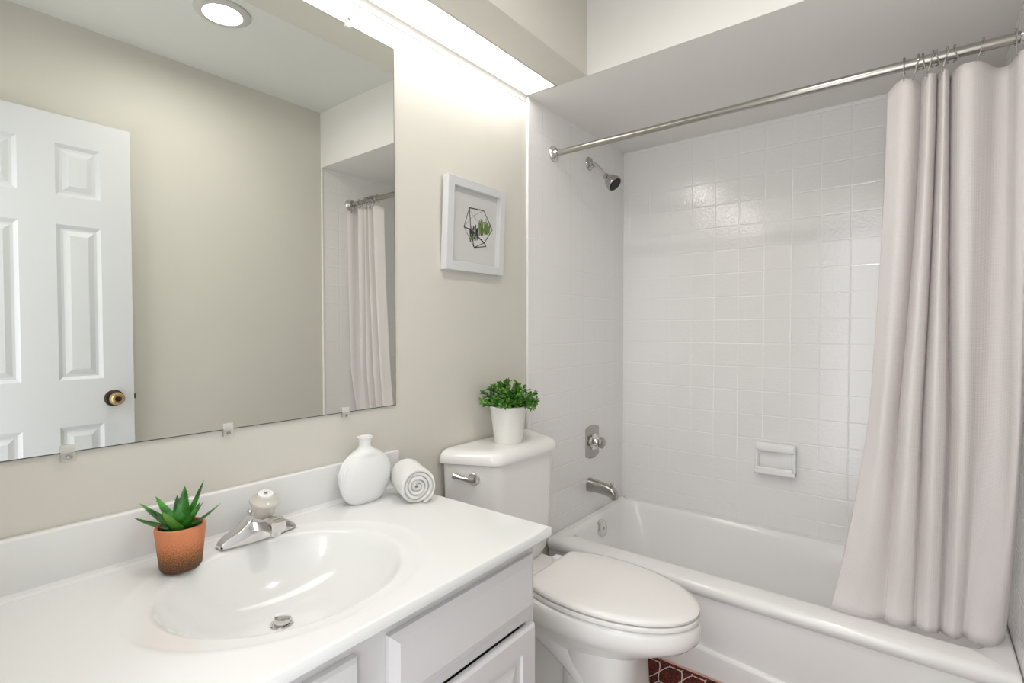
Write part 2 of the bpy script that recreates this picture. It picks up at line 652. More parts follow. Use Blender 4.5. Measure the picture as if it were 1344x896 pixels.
bx(bm, 0.018, 0.150, YS - 0.010, YS - 0.002, ZS - 0.001, ZS + 0.012, 0.001)
obj('trim_frame', bm, M_can, lt)

rl = thing('recessed_light', 'round lit ceiling downlight reflected at the top of the mirror', 'light fixture', (0.915, -1.614, ZC))
bm = B()
lathe(bm, [(0.062, 0.002), (0.062, -0.004), (0.070, -0.012), (0.088, -0.012), (0.098, -0.006), (0.100, 0.0), (0.100, 0.002)], (0.915, -1.614, ZC), n=48, cap0=False, cap1=False)
obj('trim_ring', bm, M_can, rl)
bm = B()
lathe(bm, [(0.0, -0.004), (0.060, -0.0035), (0.063, -0.001)], (0.915, -1.614, ZC), n=48, cap0=False, cap1=True)
obj('lens', bm, M_lens, rl)

# ================================================================== MIRROR
YM0, YM1, ZM0, ZM1 = -2.47, -1.5215, 0.985, 2.046
mir = thing('wall_mirror', 'large frameless rectangular mirror on the wall above the white vanity', 'mirror', (0, (YM0 + YM1) / 2, ZM0))
bm = B()
bx(bm, 0.0015, 0.0065, YM0, YM1, ZM0, ZM1)
bm.faces.ensure_lookup_table()
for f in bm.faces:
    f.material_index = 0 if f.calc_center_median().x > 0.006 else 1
obj('mirror_glass', bm, [M_mirror, M_edge_and_shadow], mir, smooth=0)
bm = B()  # dark strips stand in for the shadow line along the mirror's edges
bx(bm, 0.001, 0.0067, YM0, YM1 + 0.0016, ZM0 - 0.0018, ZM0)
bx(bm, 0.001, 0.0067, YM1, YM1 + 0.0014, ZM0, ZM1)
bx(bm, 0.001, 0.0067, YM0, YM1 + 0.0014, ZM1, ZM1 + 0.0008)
me_ = obj('edge_shadow', bm, M_edge_and_shadow, mir, smooth=0)
me_['label'] = 'dark strip painted as the shadow line at the mirror edge'
for yy, zz, s in ((-2.285, ZM0, 1), (-2.003, ZM0, 1), (-1.695, ZM0, 1), (-1.677, ZM1, -1)):
    bm = B()
    k = 0.011 if s > 0 else 0.007
    # u-shaped clear plastic clip: back pad below the glass, lip over the face
    bx(bm, 0.0, 0.012, yy - k, yy + k, min(zz - s * 0.018, zz), max(zz - s * 0.018, zz), 0.002)
    bx(bm, 0.0068, 0.012, yy - k, yy + k, min(zz - s * 0.002, zz + s * 0.013), max(zz - s * 0.002, zz + s * 0.013), 0.002)
    c = obj('mirror_clip', bm, M_clear, mir)
    c['label'] = 'clear plastic mirror clip'
    bm = B()
    lathe(bm, [(0.0, 0.0), (0.0042, 0.0), (0.0035, 0.002), (0.0, 0.0026)], (0.0121, yy, zz - s * 0.009), (1, 0, 0), n=14)
    obj('screw', bm, M_dark_chrome, c)

# ================================================================== BATHTUB
tubt = thing('bathtub', 'white enamelled alcove bathtub with an apron front', 'bathtub', (W / 2, YT / 2, 0))


def rrect(x0, x1, y0, y1, r, z, n=8):
    pts = []
    for cx, cy, a0 in ((x1 - r, y1 - r, 0), (x0 + r, y1 - r, 90), (x0 + r, y0 + r, 180), (x1 - r, y0 + r, 270)):
        for k in range(n + 1):
            a = R(a0 + 90 * k / n)
            pts.append(Vector((cx + r * math.cos(a), cy + r * math.sin(a), z)))
    return pts


TX0, TX1 = 0.009, W - 0.001
bm = B()
rings = []
# inside, bottom to rim
rings.append(rrect(0.26, 1.16, -0.50, -0.17, 0.10, 0.055))
rings.append(rrect(0.16, W - 0.19, -0.55, -0.12, 0.12, 0.060))
rings.append(rrect(0.12, W - 0.14, -0.575, -0.095, 0.125, 0.080))
rings.append(rrect(0.085, W - 0.09, -0.60, -0.068, 0.11, 0.20))
rings.append(rrect(0.062, W - 0.068, -0.615, -0.055, 0.085, 0.295))
rings.append(rrect(0.055, W - 0.060, -0.623, -0.048, 0.078, 0.316))
rings.append(rrect(0.044, W - 0.050, -0.632, -0.040, 0.072, 0.3255))
# rim and outer skin
rings.append(rrect(TX0 + .006, TX1 - .006, YT + 0.022, -0.006, 0.012, ZT + 0.001))
rings.append(rrect(TX0 + .001, TX1 - .001, YT + 0.008, -0.001, 0.010, ZT - 0.004))
rings.append(rrect(TX0, TX1, YT + 0.001, -0.001, 0.008, ZT - 0.013))
rings.append(rrect(TX0, TX1, YT, -0.001, 0.008, ZT - 0.030))
rings.append(rrect(TX0, TX1, YT + 0.004, -0.001, 0.008, ZT - 0.040))
rings.append(rrect(TX0, TX1, YT + 0.014, -0.001, 0.008, ZT - 0.050))
rings.append(rrect(TX0, TX1, YT + 0.016, -0.001, 0.008, ZT - 0.075))
rings.append(rrect(TX0, TX1, YT + 0.016, -0.001, 0.008, 0.001))
loft(bm, rings)
# slanting skirt step low on the apron
n = 30
prof = []
for i in range(n + 1):
    x = TX0 + 0.02 + (TX1 - 0.04 - TX0) * i / n
    zt = 0.140 - 0.0755 * x
    yb = YT + 0.017
    prof.append([Vector((x, yb, 0.001)), Vector((x, yb, zt + 0.012)), Vector((x, yb - 0.006, zt + 0.011)), Vector((x, yb - 0.011, zt + 0.006)),
                 Vector((x, yb - 0.013, zt - 0.002)), Vector((x, yb - 0.013, 0.001))])
loft(bm, prof)
obj('tub_body', bm, M_tub, tubt, smooth=35)
bm = B()
oax = Vector((1, 0, 0.16)).normalized()
oc = Vector((0.0705, -0.350, 0.270))
lathe(bm, [(0.0, -0.004), (0.041, -0.004), (0.041, 0.004), (0.036, 0.009), (0.020, 0.012), (0.0, 0.0125)], oc, oax, n=36)
op = obj('overflow_plate', bm, M_chrome, tubt)
op['label'] = 'round chrome overflow plate'
bm = B()
lathe(bm, [(0.0, 0.011), (0.006, 0.011), (0.005, 0.015), (0.0, 0.0155)], oc, oax, n=14)
obj('screw', bm, M_dark_chrome, op)
bm = B()
lathe(bm, [(0.0, 0.0), (0.035, 0.0), (0.035, 0.003), (0.022, 0.004), (0.020, 0.001), (0.0, 0.001)], (0.30, -0.335, 0.0545), n=28)
obj('drain', bm, M_chrome, tubt)

# ================================================================== SHOWER ROD, HOOKS, CURTAIN
YR, ZR = -0.671, 1.955
rod = thing('shower_rod', 'brushed steel shower curtain rod spanning the tub alcove', 'curtain rod', (W / 2, YR, ZR))
bm = B()
tube(bm, [(0.010, YR, ZR), (0.80, YR, ZR)], 0.0125, n=20)
tube(bm, [(0.79, YR, ZR), (W - 0.002, YR, ZR)], 0.0140, n=20)
obj('rod_tube', bm, M_nickel, rod)
for x0, d in ((0.008, 1), (W, -1)):
    bm = B()
    lathe(bm, [(0.0, 0.0), (0.033, 0.0), (0.033, 0.006), (0.029, 0.012), (0.020, 0.016), (0.0165, 0.026), (0.0145, 0.027)], (x0, YR, ZR), (d, 0, 0), n=32)
    obj('flange', bm, M_chrome, rod)

ZTOP = 1.912
top = [(1.161, -.652, -0.016), (1.178, -.672, -0.004), (1.199, -.690, 0.0), (1.220, -.680, -.004), (1.236, -.640, -.003), (1.240, -.650, 0), (1.254, -.690, -.002), (1.268, -.672, 0), (1.2725, -.638, -.002), (1.276, -.655, 0),
       (1.286, -.692, 0), (1.296, -.670, 0), (1.3005, -.632, -.004), (1.305, -.650, 0), (1.322, -.690, 0), (1.345, -.695, 0), (1.368, -.672, 0), (1.394, -.636, -.008), (1.416, -.630, -.008), (1.426, -.650, -.004), (1.432, -.684, 0), (1.446, -.698, 0), (1.458, -.690, 0)]
mid = [(1.128, -.640, 0), (1.146, -.660, 0), (1.164, -.680, 0), (1.182, -.665, 0), (1.196, -.632, 0), (1.201, -.645, 0), (1.222, -.682, 0), (1.245, -.665, 0), (1.252, -.628, 0), (1.258, -.645, 0),
       (1.276, -.688, 0), (1.300, -.668, 0), (1.311, -.625, 0), (1.318, -.645, 0), (1.334, -.682, 0), (1.350, -.680, 0), (1.368, -.650, 0), (1.388, -.632, 0), (1.412, -.628, 0), (1.428, -.645, 0), (1.438, -.672, 0), (1.448, -.680, 0), (1.457, -.660, 0)]
bot = [(1.034, -0.64, 0), (1.06, -0.6493, 0), (1.1, -0.6572, 0), (1.14, -0.6431, 0), (1.166, -0.6144, 0), (1.174, -0.6275, 0), (1.196, -0.6468, 0), (1.228, -0.6289, 0), (1.241, -0.5973, 0), (1.249, -0.6163, 0), (1.27, -0.6417, 0), (1.292, -0.621, 0), (1.301, -0.5818, 0), (1.309, -0.6083, 0), (1.326, -0.6371, 0), (1.342, -0.6171, 0), (1.352, -0.5852, 0), (1.364, -0.608, 0), (1.388, -0.6173, 0), (1.412, -0.6031, 0), (1.428, -0.5747, 0.002), (1.438, -0.5426, 0.006), (1.444, -0.5163, 0.01), (1.448, -0.4954, 0.014)]
PER = 7
_b0, _b1 = Vector(bot[0]), Vector(bot[-4])
bot = [(x, (1 - .45) * y + .45 * (_b0.y + (_b1.y - _b0.y) * (x - _b0.x) / (_b1.x - _b0.x)), z) for x, y, z in bot]
ct, cm_, cb = crom(top, PER), crom(mid, PER), crom(bot, PER)
bm = B()
uv = bm.loops.layers.uv.new('UVMap')
NZ = 60
ZBOT = 0.3325
rows = []
lens = [0.0]
for a, b_ in zip(cb[:-1], cb[1:]):
    lens.append(lens[-1] + (b_ - a).length)
random.seed(4)
for j in range(NZ + 1):
    t = j / NZ
    row = []
    for i in range(len(ct)):
        # quadratic through top / middle (t=.6) / bottom
        if t < 0.6:
            k = t / 0.6
            k2 = k ** 1.6
            p = ct[i].lerp(cm_[i], k2)
        else:
            k = (t - 0.6) / 0.4
            k2 = 0.35 * k * k + 0.65 * k
            p = cm_[i].lerp(cb[i], k2)
        zz = ZTOP + (ZBOT - ZTOP) * t
        zz += ct[i].z * (1 - t) ** 2 + cb[i].z * t * t
        # small drag folds near the free edge
        w = max(0, 1 - (i / PER) / 3.2) * max(0, min(1, (t - .5) * 4)) * max(0, min(1, (0.97 - t) * 8))
        dy = 0.0022 * w * math.sin(zz * 46 + p.x * 30) * math.sin(zz * 17 + 1)
        row.append(bm.verts.new((min(p.x, W - 0.003), p.y + dy, zz)))
    rows.append(row)
for j in range(NZ):
    for i in range(len(ct) - 1):
        f = bm.faces.new((rows[j][i], rows[j][i + 1], rows[j + 1][i + 1], rows[j + 1][i]))
        for l, (ii, jj) in zip(f.loops, ((i, j), (i + 1, j), (i + 1, j + 1), (i, j + 1))):
            l[uv].uv = (lens[ii], 1.58 * (1 - jj / NZ))
cur = obj('shower_curtain', bm, M_curtain, loc=(1.25, -.65, ZBOT), smooth=180)
tag(cur, 'white textured fabric shower curtain drawn to the right of the tub', 'shower curtain')
so = cur.modifiers.new('thickness', 'SOLIDIFY')
so.thickness = 0.0016
so.offset = 0

hooks = [(1.199, 0, 'first curtain hook on the rod, at the curtain’s free left corner'.replace('’', "'")),
         (1.231, -14, 'second curtain hook from the free left corner, leaning left'),
         (1.241, 10, 'third curtain hook from the free left corner, close against the second'),
         (1.262, -16, 'fourth curtain hook from the free left corner, leaning left'),
         (1.270, 18, 'fifth curtain hook from the free left corner, leaning right'),
         (1.293, -15, 'sixth curtain hook from the free left corner, before a small gap'),
         (1.308, 20, 'seventh curtain hook from the free left corner, leaning right before a wide gap'),
         (1.366, -20, 'lone curtain hook between two wide gaps, second from the right end of the rod'),
         (1.428, 0, 'last curtain hook at the right end of the rod')]


def hook_mesh(lean):
    bm = B()
    r = 0.0195
    pts = []
    for a in range(-50, 231, 14):                      # ring round the rod
        pts.append(Vector((0, -r * math.cos(R(a)), r * math.sin(R(a)))))
    pts = [Vector((0, p.y, p.z)) for p in pts]
    # straight leg down the front, then a small returning crook
    leg = [Vector((0, -r * 0.86, -r * 0.62)), Vector((0, -0.010, -0.030)), Vector((0, -0.008, -0.040)), Vector((0, -0.011, -0.048)), Vector((0, -0.018, -0.050)), Vector((0, -0.021, -0.044))]
    path = list(reversed(pts)) + leg
    out = []
    for p in path:
        out.append(Vector((math.tan(R(lean)) * (-p.z if p.z < 0 else 0) * 1.0, p.y, p.z)))
    tube(bm, out, 0.0016, n=8)
    for a in (75, 100, 245):                           # little roller beads
        bmesh.ops.create_uvsphere(bm, u_segments=8, v_segments=6, radius=0.0033,
                                  matrix=Matrix.Translation((0.0, -r * math.cos(R(a)), r * math.sin(R(a)))))
    return bm


for x, lean, lab in hooks:
    bm = hook_mesh(lean)
    bmesh.ops.translate(bm, verts=bm.verts, vec=(x, YR, ZR))
    h = obj('curtain_hook', bm, M_nickel, loc=(x, YR, ZR))
    tag(h, lab, 'curtain hook', 'curtain hooks on the shower rod')

# ================================================================== SHOWER FITTINGS
SX = 0.008
sh = thing('wall_shower', 'chrome shower head on a short angled arm below the rod', 'shower head', (SX, -0.368, 1.990))
bm = B()
lathe(bm, [(0.0, 0.0), (0.031, 0.0), (0.031, 0.004), (0.026, 0.010), (0.013, 0.014), (0.012, 0.017)], (SX, -0.368, 1.990), (1, 0, 0), n=32)
obj('flange', bm, M_dark_chrome, sh)
bm = B()
arm = crom([(SX, -0.368, 1.990), (0.035, -0.368, 1.985), (0.060, -0.368, 1.962), (0.098, -0.368, 1.914)], 6)
tube(bm, arm, 0.0088, n=16)
obj('shower_arm', bm, M_chrome, sh)
hd = Vector((0.72, -0.02, -0.69)).normalized()
hc = Vector((0.094, -0.368, 1.919))
bm = B()
lathe(bm, [(0.0, -0.002), (0.011, -0.002), (0.014, 0.006), (0.014, 0.016), (0.018, 0.020), (0.028, 0.034), (0.035, 0.052), (0.037, 0.064), (0.036, 0.070), (0.033, 0.071)], hc, hd, n=36)
hb = obj('spray_head', bm, M_dark_chrome, sh)
bm = B()
lathe(bm, [(0.0, 0.068), (0.032, 0.068), (0.032, 0.073), (0.027, 0.075), (0.016, 0.074), (0.0, 0.074)], hc, hd, n=32)
fp = obj('nozzle_plate', bm, M_black, hb)
fp['label'] = 'black nozzle plate'

sv = thing('shower_valve', 'chrome tub valve with a shield-shaped plate and small knob', 'faucet', (SX, -0.335, 0.672))
bm = B()
VY, VZ = -0.335, 0.672


def shield(s, dx):
    pts = []
    hw, hh = 0.060 * s, 0.066 * s
    N = 14
    for k in range(N + 1):                     # bowed top
        u = -1 + 2 * k / N
        pts.append(Vector((SX + dx, VY + hw * u, VZ + hh + 0.014 * s * (1 - u * u))))
    for k in range(N + 1):
        u = 1 - 2 * k / N
        pts.append(Vector((SX + dx, VY + hw * u, VZ - hh - 0.014 * s * (1 - u * u))))
    return pts


loft(bm, [shield(1, 0.0), shield(1, 0.005), shield(0.95, 0.009), shield(0.80, 0.011), shield(0.3, 0.012)])
obj('escutcheon', bm, M_nickel, sv, smooth=30)
bm = B()
lathe(bm, [(0.040, 0.010), (0.040, 0.016), (0.036, 0.020), (0.030, 0.018), (0.022, 0.022), (0.020, 0.034), (0.016, 0.040), (0.0, 0.040)], (SX, VY, VZ), (1, 0, 0), n=32)
st = obj('valve_collar', bm, M_chrome, sv)
bm = B()
lathe(bm, [(0.0, 0.038), (0.013, 0.038), (0.015, 0.042), (0.024, 0.046), (0.027, 0.053), (0.025, 0.061), (0.018, 0.066), (0.0, 0.067)], (SX, VY, VZ), (1, 0, 0), n=32,
      mod=lambda t, h: 1 + (0.05 * math.cos(8 * t) if 0.043 < h < 0.06 else 0))
obj('valve_knob', bm, M_nickel, sv)

sp_ = thing('tub_spout', 'brushed metal tub spout jutting from the tile above the rim', 'tub spout', (SX, -0.361, 0.470))
bm = B()
secs = [(0.0, 0.470, 0.026, 0.027), (0.006, 0.470, 0.026, 0.027), (0.012, 0.470, 0.0245, 0.0255), (0.05, 0.468, 0.0225, 0.024), (0.09, 0.463, 0.021, 0.0225), (0.115, 0.457, 0.020, 0.0225), (0.133, 0.450, 0.019, 0.022), (0.143, 0.443, 0.017, 0.018), (0.148, 0.437, 0.012, 0.011)]
rings = []
for x, z, hy0, hz0 in secs:
    ring = []
    for k in range(28):
        a = 2 * PI * k / 28
        c, s = math.cos(a), math.sin(a)
        e = 0.75
        hy, hz = hy0 * 1.1, hz0 * 1.18
        ring.append(Vector((SX + x, -0.361 + hy * math.copysign(abs(c) ** e, c), z + hz * math.copysign(abs(s) ** e, s))))
    rings.append(ring)
loft(bm, rings)
tube(bm, [(SX + 0.131, -0.361, 0.448), (SX + 0.133, -0.361, 0.424)], [0.0165, 0.0145], n=20)
obj('spout_body', bm, M_nickel, sp_)
bm = B()
lathe(bm, [(0.004, 0), (0.004, 0.012), (0.008, 0.013), (0.009, 0.018), (0.006, 0.021), (0.0, 0.021)], (SX + 0.122, -0.361, 0.478), (0.1, 0, 1), n=18)
obj('diverter_knob', bm, M_nickel, sp_)

# soap dish on the back wall
sd = B()
X0, X1, Z0, Z1 = 0.668, 0.832, 0.570, 0.708
bx(sd, X0, X1, -0.010, 0.0, Z0, Z1, 0.004, 3)
bx(sd, X0, X1, -0.036, -0.002, Z1 - 0.040, Z1, 0.011, 4)                 # grab lip
bx(sd, X0, X0 + 0.016, -0.030, -0.002, Z0, Z1 - 0.02, 0.006, 3)
bx(sd, X1 - 0.016, X1, -0.030, -0.002, Z0, Z1 - 0.02, 0.006, 3)
bx(sd, X0, X1, -0.048, -0.002, Z0, Z0 + 0.020, 0.007, 4)                 # tray
bx(sd, X0 + 0.01, X1 - 0.01, -0.048, -0.040, Z0 + 0.01, Z0 + 0.034, 0.004, 3)
so_ = obj('soap_dish', sd, M_tub, loc=(0.75, 0, Z0))
tag(so_, 'white ceramic soap dish fixed to the back tile wall above the tub', 'soap dish')

# ================================================================== VANITY CABINET
YVC = YV - 0.027          # cabinet right side
XF = 0.532                # face frame front
XO = 0.550                # overlay fronts
cab = thing('vanity_cabinet', 'white painted vanity cabinet with a drawer front and doors', 'cabinet', (XF / 2, (YF + YVC) / 2, 0))
bm = B()
bx(bm, 0.0, XF - 0.018, YVC - 0.016, YVC, 0.10, 0.7215)                 # right side
bx(bm, 0.0, XF - 0.07, YVC - 0.016, YVC, 0.0, 0.10)
bx(bm, 0.0, XF - 0.018, YF + 0.002, YF + 0.018, 0.0, 0.7215)
bx(bm, 0.0, XF - 0.022, YF + 0.018, YVC - 0.016, 0.10, 0.116)
bx(bm, XF - 0.090, XF - 0.070, YF + 0.002, YVC, 0.0, 0.10)
obj('cabinet_box', bm, M_cab, cab)
bm = B()
xa, xb_ = XF - 0.018, XF
bx(bm, xa, xb_, YVC - 0.030, YVC + 0.001, 0.10, 0.7215)
bx(bm, xa, xb_, -2.050, -1.965, 0.135, 0.684)
bx(bm, xa, xb_, YF + 0.002, YF + 0.04, 0.10, 0.7215)
bx(bm, xa, xb_, YF + 0.04, YVC - 0.030, 0.684, 0.7215)
bx(bm, xa, xb_, -1.965, YVC - 0.030, 0.5335, 0.575)
bx(bm, xa, xb_, YF + 0.04, YVC - 0.030, 0.10, 0.135)
obj('face_frame', bm, M_cab, cab)
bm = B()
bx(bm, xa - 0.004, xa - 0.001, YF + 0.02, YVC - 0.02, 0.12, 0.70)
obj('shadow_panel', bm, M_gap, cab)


def slab_front(bm, y0, y1, z0, z1):
    """drawer front: flat field with a bevelled border all round"""
    rings = []
    for ins, x in ((0.0, XF + 0.0005), (0.0, XO - 0.008), (0.004, XO - 0.006), (0.018, XO), (0.020, XO)):
        rings.append([Vector((x, y0 + ins, z0 + ins)), Vector((x, y1 - ins, z0 + ins)), Vector((x, y1 - ins, z1 - ins)), Vector((x, y0 + ins, z1 - ins))])
    loft(bm, rings)


def panel_front(bm, y0, y1, z0, z1):
    """door: bevelled rim, then a recessed raised panel"""
    rings = []
    for ins, x in ((0.0, XF + 0.0005), (0.0, XO - 0.006), (0.005, XO), (0.050, XO), (0.054, XO - 0.007), (0.066, XO - 0.007), (0.088, XO - 0.001), (0.090, XO - 0.001)):
        rings.append([Vector((x, y0 + ins, z0 + ins)), Vector((x, y1 - ins, z0 + ins)), Vector((x, y1 - ins, z1 - ins)), Vector((x, y0 + ins, z1 - ins))])
    loft(bm, rings)


bm = B()
slab_front(bm, -1.975, -1.557, 0.562, 0.690)
d1 = obj('drawer_front', bm, M_cab, cab, smooth=15)
d1['label'] = 'wide drawer front at the right end of the cabinet'
bm = B()
panel_front(bm, -1.975, -1.557, 0.125, 0.528)
obj('cabinet_door', bm, M_cab, cab, smooth=15)
bm = B()
panel_front(bm, -2.580, -2.040, 0.125, 0.690)
obj('cabinet_door', bm, M_cab, cab, smooth=15)

# ================================================================== VANITY TOP WITH INTEGRAL BASIN
vt = thing('bathroom_sink', 'white cultured marble vanity top with an integral oval basin', 'sink', (XV / 2, (YF + YV) / 2, ZV - 0.024))
BC = Vector((0.292, -2.012, 0))
YL = YF + 0.003
bm = B()
NA = 96


def ell(a, b, z, cx=0.0):
    return [Vector((BC.x + cx + a * math.cos(2 * PI * k / NA), BC.y + b * math.sin(2 * PI * k / NA), z)) for k in range(NA)]


def on_rect(a):
    """point of the counter outline in direction a from the basin centre"""
    c, s = math.cos(a), math.sin(a)
    ts = []
    if c > 1e-9:
        ts.append((XV - BC.x) / c)
    if c < -1e-9:
        ts.append((0.001 - BC.x) / c)
    if s > 1e-9:
        ts.append((YV - BC.y) / s)
    if s < -1e-9:
        ts.append((YL - BC.y) / s)
    t = min(ts)
    return BC.x + c * t, BC.y + s * t


# angles: make sure the outline's corners are hit
outl = []
corner_ang = [math.atan2(y - BC.y, x - BC.x) % (2 * PI) for x, y in ((XV, YV), (0.001, YV), (0.001, YL), (XV, YL))]
angs = [2 * PI * k / NA for k in range(NA)]
for ca in corner_ang:
    k = min(range(NA), key=lambda i: abs((angs[i] - ca + PI) % (2 * PI) - PI))
    angs[k] = ca
outl = [on_rect(a) for a in angs]


def outline(ins, z):
    return [Vector((min(max(x, 0.001 + ins * 0), XV - ins), min(max(y, YL), YV - ins), z)) for x, y in outl]


def ellang(a, b, z):
    return [Vector((BC.x + a * math.cos(t), BC.y + b * math.sin(t), z)) for t in angs]


zb = 0.628
rings = [
    [Vector((BC.x - 0.035 + 0.022 * math.cos(t), BC.y + 0.022 * math.sin(t), zb)) for t in angs],
    [Vector((BC.x - 0.030 + 0.060 * math.cos(t), BC.y + 0.070 * math.sin(t), zb + 0.004)) for t in angs],
    [Vector((BC.x - 0.018 + 0.105 * math.cos(t), BC.y + 0.125 * math.sin(t), zb + 0.018)) for t in angs],
    [Vector((BC.x - 0.006 + 0.145 * math.cos(t), BC.y + 0.170 * math.sin(t), zb + 0.045)) for t in angs],
    [Vector((BC.x - 0.001 + 0.172 * math.cos(t), BC.y + 0.198 * math.sin(t), zb + 0.078)) for t in angs],
    ellang(0.186, 0.211, ZV - 0.020),
    ellang(0.192, 0.2165, ZV - 0.0115),
    ellang(0.1965, 0.2205, ZV - 0.0068),
    ellang(0.2015, 0.225, ZV - 0.0042),
    ellang(0.208, 0.231, ZV - 0.0031),
    ellang(0.222, 0.262, ZV - 0.0026),
    ellang(0.228, 0.268, ZV - 0.0012),
    ellang(0.234, 0.275, ZV - 0.0001),
    ellang(0.240, 0.282, ZV), ellang(0.246, 0.290, ZV),
    outline(0.006, ZV), outline(0.0028, ZV), outline(0.0008, ZV - 0.0009), outline(0.0, ZV - 0.003), outline(0.0, ZV - 0.021), outline(0.0025, ZV - 0.0235), outline(0.006, ZV - 0.024), outline(0.02, ZV - 0.024),
    ellang(0.243, 0.285, ZV - 0.024), ellang(0.215, 0.240, ZV - 0.026), ellang(0.200, 0.226, ZV - 0.035), ellang(0.186, 0.212, ZV - 0.070), ellang(0.158, 0.183, ZV - 0.108), ellang(0.110, 0.13, ZV - 0.124), ellang(0.05, 0.06, ZV - 0.128)]
loft(bm, rings, cap0=True, cap1=True)
obj('counter_basin', bm, M_marble, vt, smooth=50)
bm = B()
bx(bm, 0.0005, 0.021, YL, YV, ZV - 0.002, ZV + 0.104, 0.004, 3)
# cove where the splash meets the top
loft(bm, [[Vector((0.021, y, ZV - 0.001)), Vector((0.021, y, ZV + 0.010)), Vector((0.024, y, ZV + 0.0035)), Vector((0.031, y, ZV + 0.0005)), Vector((0.031, y, ZV - 0.001))] for y in (YL, YV - 0.004)])
obj('backsplash', bm, M_marble, vt)
bm = B()
dc = (BC.x - 0.035, BC.y, zb - 0.002)
lathe(bm, [(0.0, 0.0), (0.0225, 0.0), (0.0225, 0.004), (0.019, 0.005), (0.017, 0.002), (0.0, 0.002)], dc, n=28)
dr = obj('drain_ring', bm, M_chrome, vt)
bm = B()
lathe(bm, [(0.0, 0.003), (0.015, 0.003), (0.0165, 0.012), (0.015, 0.016), (0.006, 0.0175), (0.0, 0.0175)], dc, (0.10, 0.06, 1), n=28)
obj('stopper', bm, M_chrome, dr)

# ================================================================== BASIN FAUCET
FX, FY = 0.078, -1.972
ZV0 = ZV
ZV = ZV0 + 0.0005
fa = thing('basin_faucet', 'chrome single-knob basin faucet behind the oval basin', 'faucet', (FX, FY, ZV))
bm = B()
# centerset body: low pointed wings rising to a hub; sections along y
rings = []
for u, hw, h in ((-0.084, 0.013, 0.005), (-0.081, 0.0165, 0.010), (-0.066, 0.0195, 0.021), (-0.044, 0.0225, 0.029), (-0.030, 0.0250, 0.041), (-0.016, 0.0260, 0.047), (0.016, 0.0260, 0.047), (0.030, 0.0250, 0.041), (0.044, 0.0225, 0.029), (0.066, 0.0195, 0.021), (0.081, 0.0165, 0.010), (0.084, 0.013, 0.005)):
    y = FY + u
    rings.append([Vector((FX - hw, y, ZV)), Vector((FX + hw, y, ZV)), Vector((FX + hw * 0.98, y, ZV + h * 0.35)), Vector((FX + hw * 0.72, y, ZV + h * 0.92)), Vector((FX + hw * 0.55, y, ZV + h)),
                  Vector((FX - hw * 0.55, y, ZV + h)), Vector((FX - hw * 0.72, y, ZV + h * 0.92)), Vector((FX - hw * 0.98, y, ZV + h * 0.35))])
loft(bm, rings)
obj('faucet_base', bm, M_chrome, fa, smooth=28)
bm = B()
rings = []
for x, hw, zb0, zt0 in ((0.000, 0.020, 0.020, 0.046), (0.020, 0.0195, 0.022, 0.049), (0.050, 0.0175, 0.029, 0.052), (0.070, 0.0165, 0.032, 0.060), (0.088, 0.016, 0.033, 0.061), (0.094, 0.0155, 0.034, 0.059), (0.095, 0.014, 0.036, 0.057)):
    ring = [Vector((FX + x, FY - hw, ZV + zb0)), Vector((FX + x, FY + hw, ZV + zb0)), Vector((FX + x, FY + hw, ZV + zt0 - 0.005)), Vector((FX + x, FY + hw * 0.75, ZV + zt0)), Vector((FX + x, FY - hw * 0.75, ZV + zt0)), Vector((FX + x, FY - hw, ZV + zt0 - 0.005))]
    rings.append(ring)
loft(bm, rings)
lathe(bm, [(0.0, 0.0), (0.0105, 0.0), (0.0105, 0.016), (0.0, 0.016)], (FX + 0.080, FY, ZV + 0.022), n=20)
obj('spout', bm, M_chrome, fa, smooth=28)
kax = Vector((0.30, -0.04, 1)).normalized()
kc = Vector((FX + 0.010, FY + 0.008, ZV + 0.043))
bm = B()
lathe(bm, [(0.0, -0.004), (0.020, -0.004), (0.019, 0.004), (0.014, 0.008), (0.0, 0.008)], kc, kax, n=28)
obj('handle_collar', bm, M_chrome, fa)
bm = B()
lathe(bm, [(0.0, 0.006), (0.0175, 0.006), (0.0205, 0.010), (0.0235, 0.032), (0.0245, 0.036), (0.0305, 0.0385), (0.0320, 0.042), (0.0305, 0.046), (0.0275, 0.0465), (0.0185, 0.0555), (0.0170, 0.057), (0.0, 0.057)], kc, kax, n=36,
      mod=lambda t, h: 1 + (0.03 * math.cos(12 * t) if 0.01 < h < 0.035 else 0))
hk = obj('handle_knob', bm, M_smoke, fa)
hk['label'] = 'frosted clear acrylic knob'
bm = B()
lathe(bm, [(0.0, 0.0565), (0.0165, 0.0565), (0.0155, 0.0605), (0.0085, 0.0615), (0.0075, 0.0600), (0.0, 0.0600)], kc, kax, n=28)
cp = obj('knob_cap', bm, M_vase, hk)
bm = B()
lathe(bm, [(0.0, 0.0600), (0.0042, 0.0600), (0.0036, 0.0622), (0.0, 0.0625)], kc, kax, n=16)
hk2 = obj('cap_screw', bm, M_dark_chrome, hk)
bm = B()
tube(bm, [(FX - 0.030, FY - 0.002, ZV), (FX - 0.030, FY - 0.002, ZV + 0.045)], 0.0025, n=10)
lathe(bm, [(0.0, 0.0), (0.005, 0.001), (0.007, 0.006), (0.005, 0.011), (0.0, 0.012)], (FX - 0.030, FY - 0.002, ZV + 0.044), n=16)
obj('lift_rod', bm, M_chrome, fa)

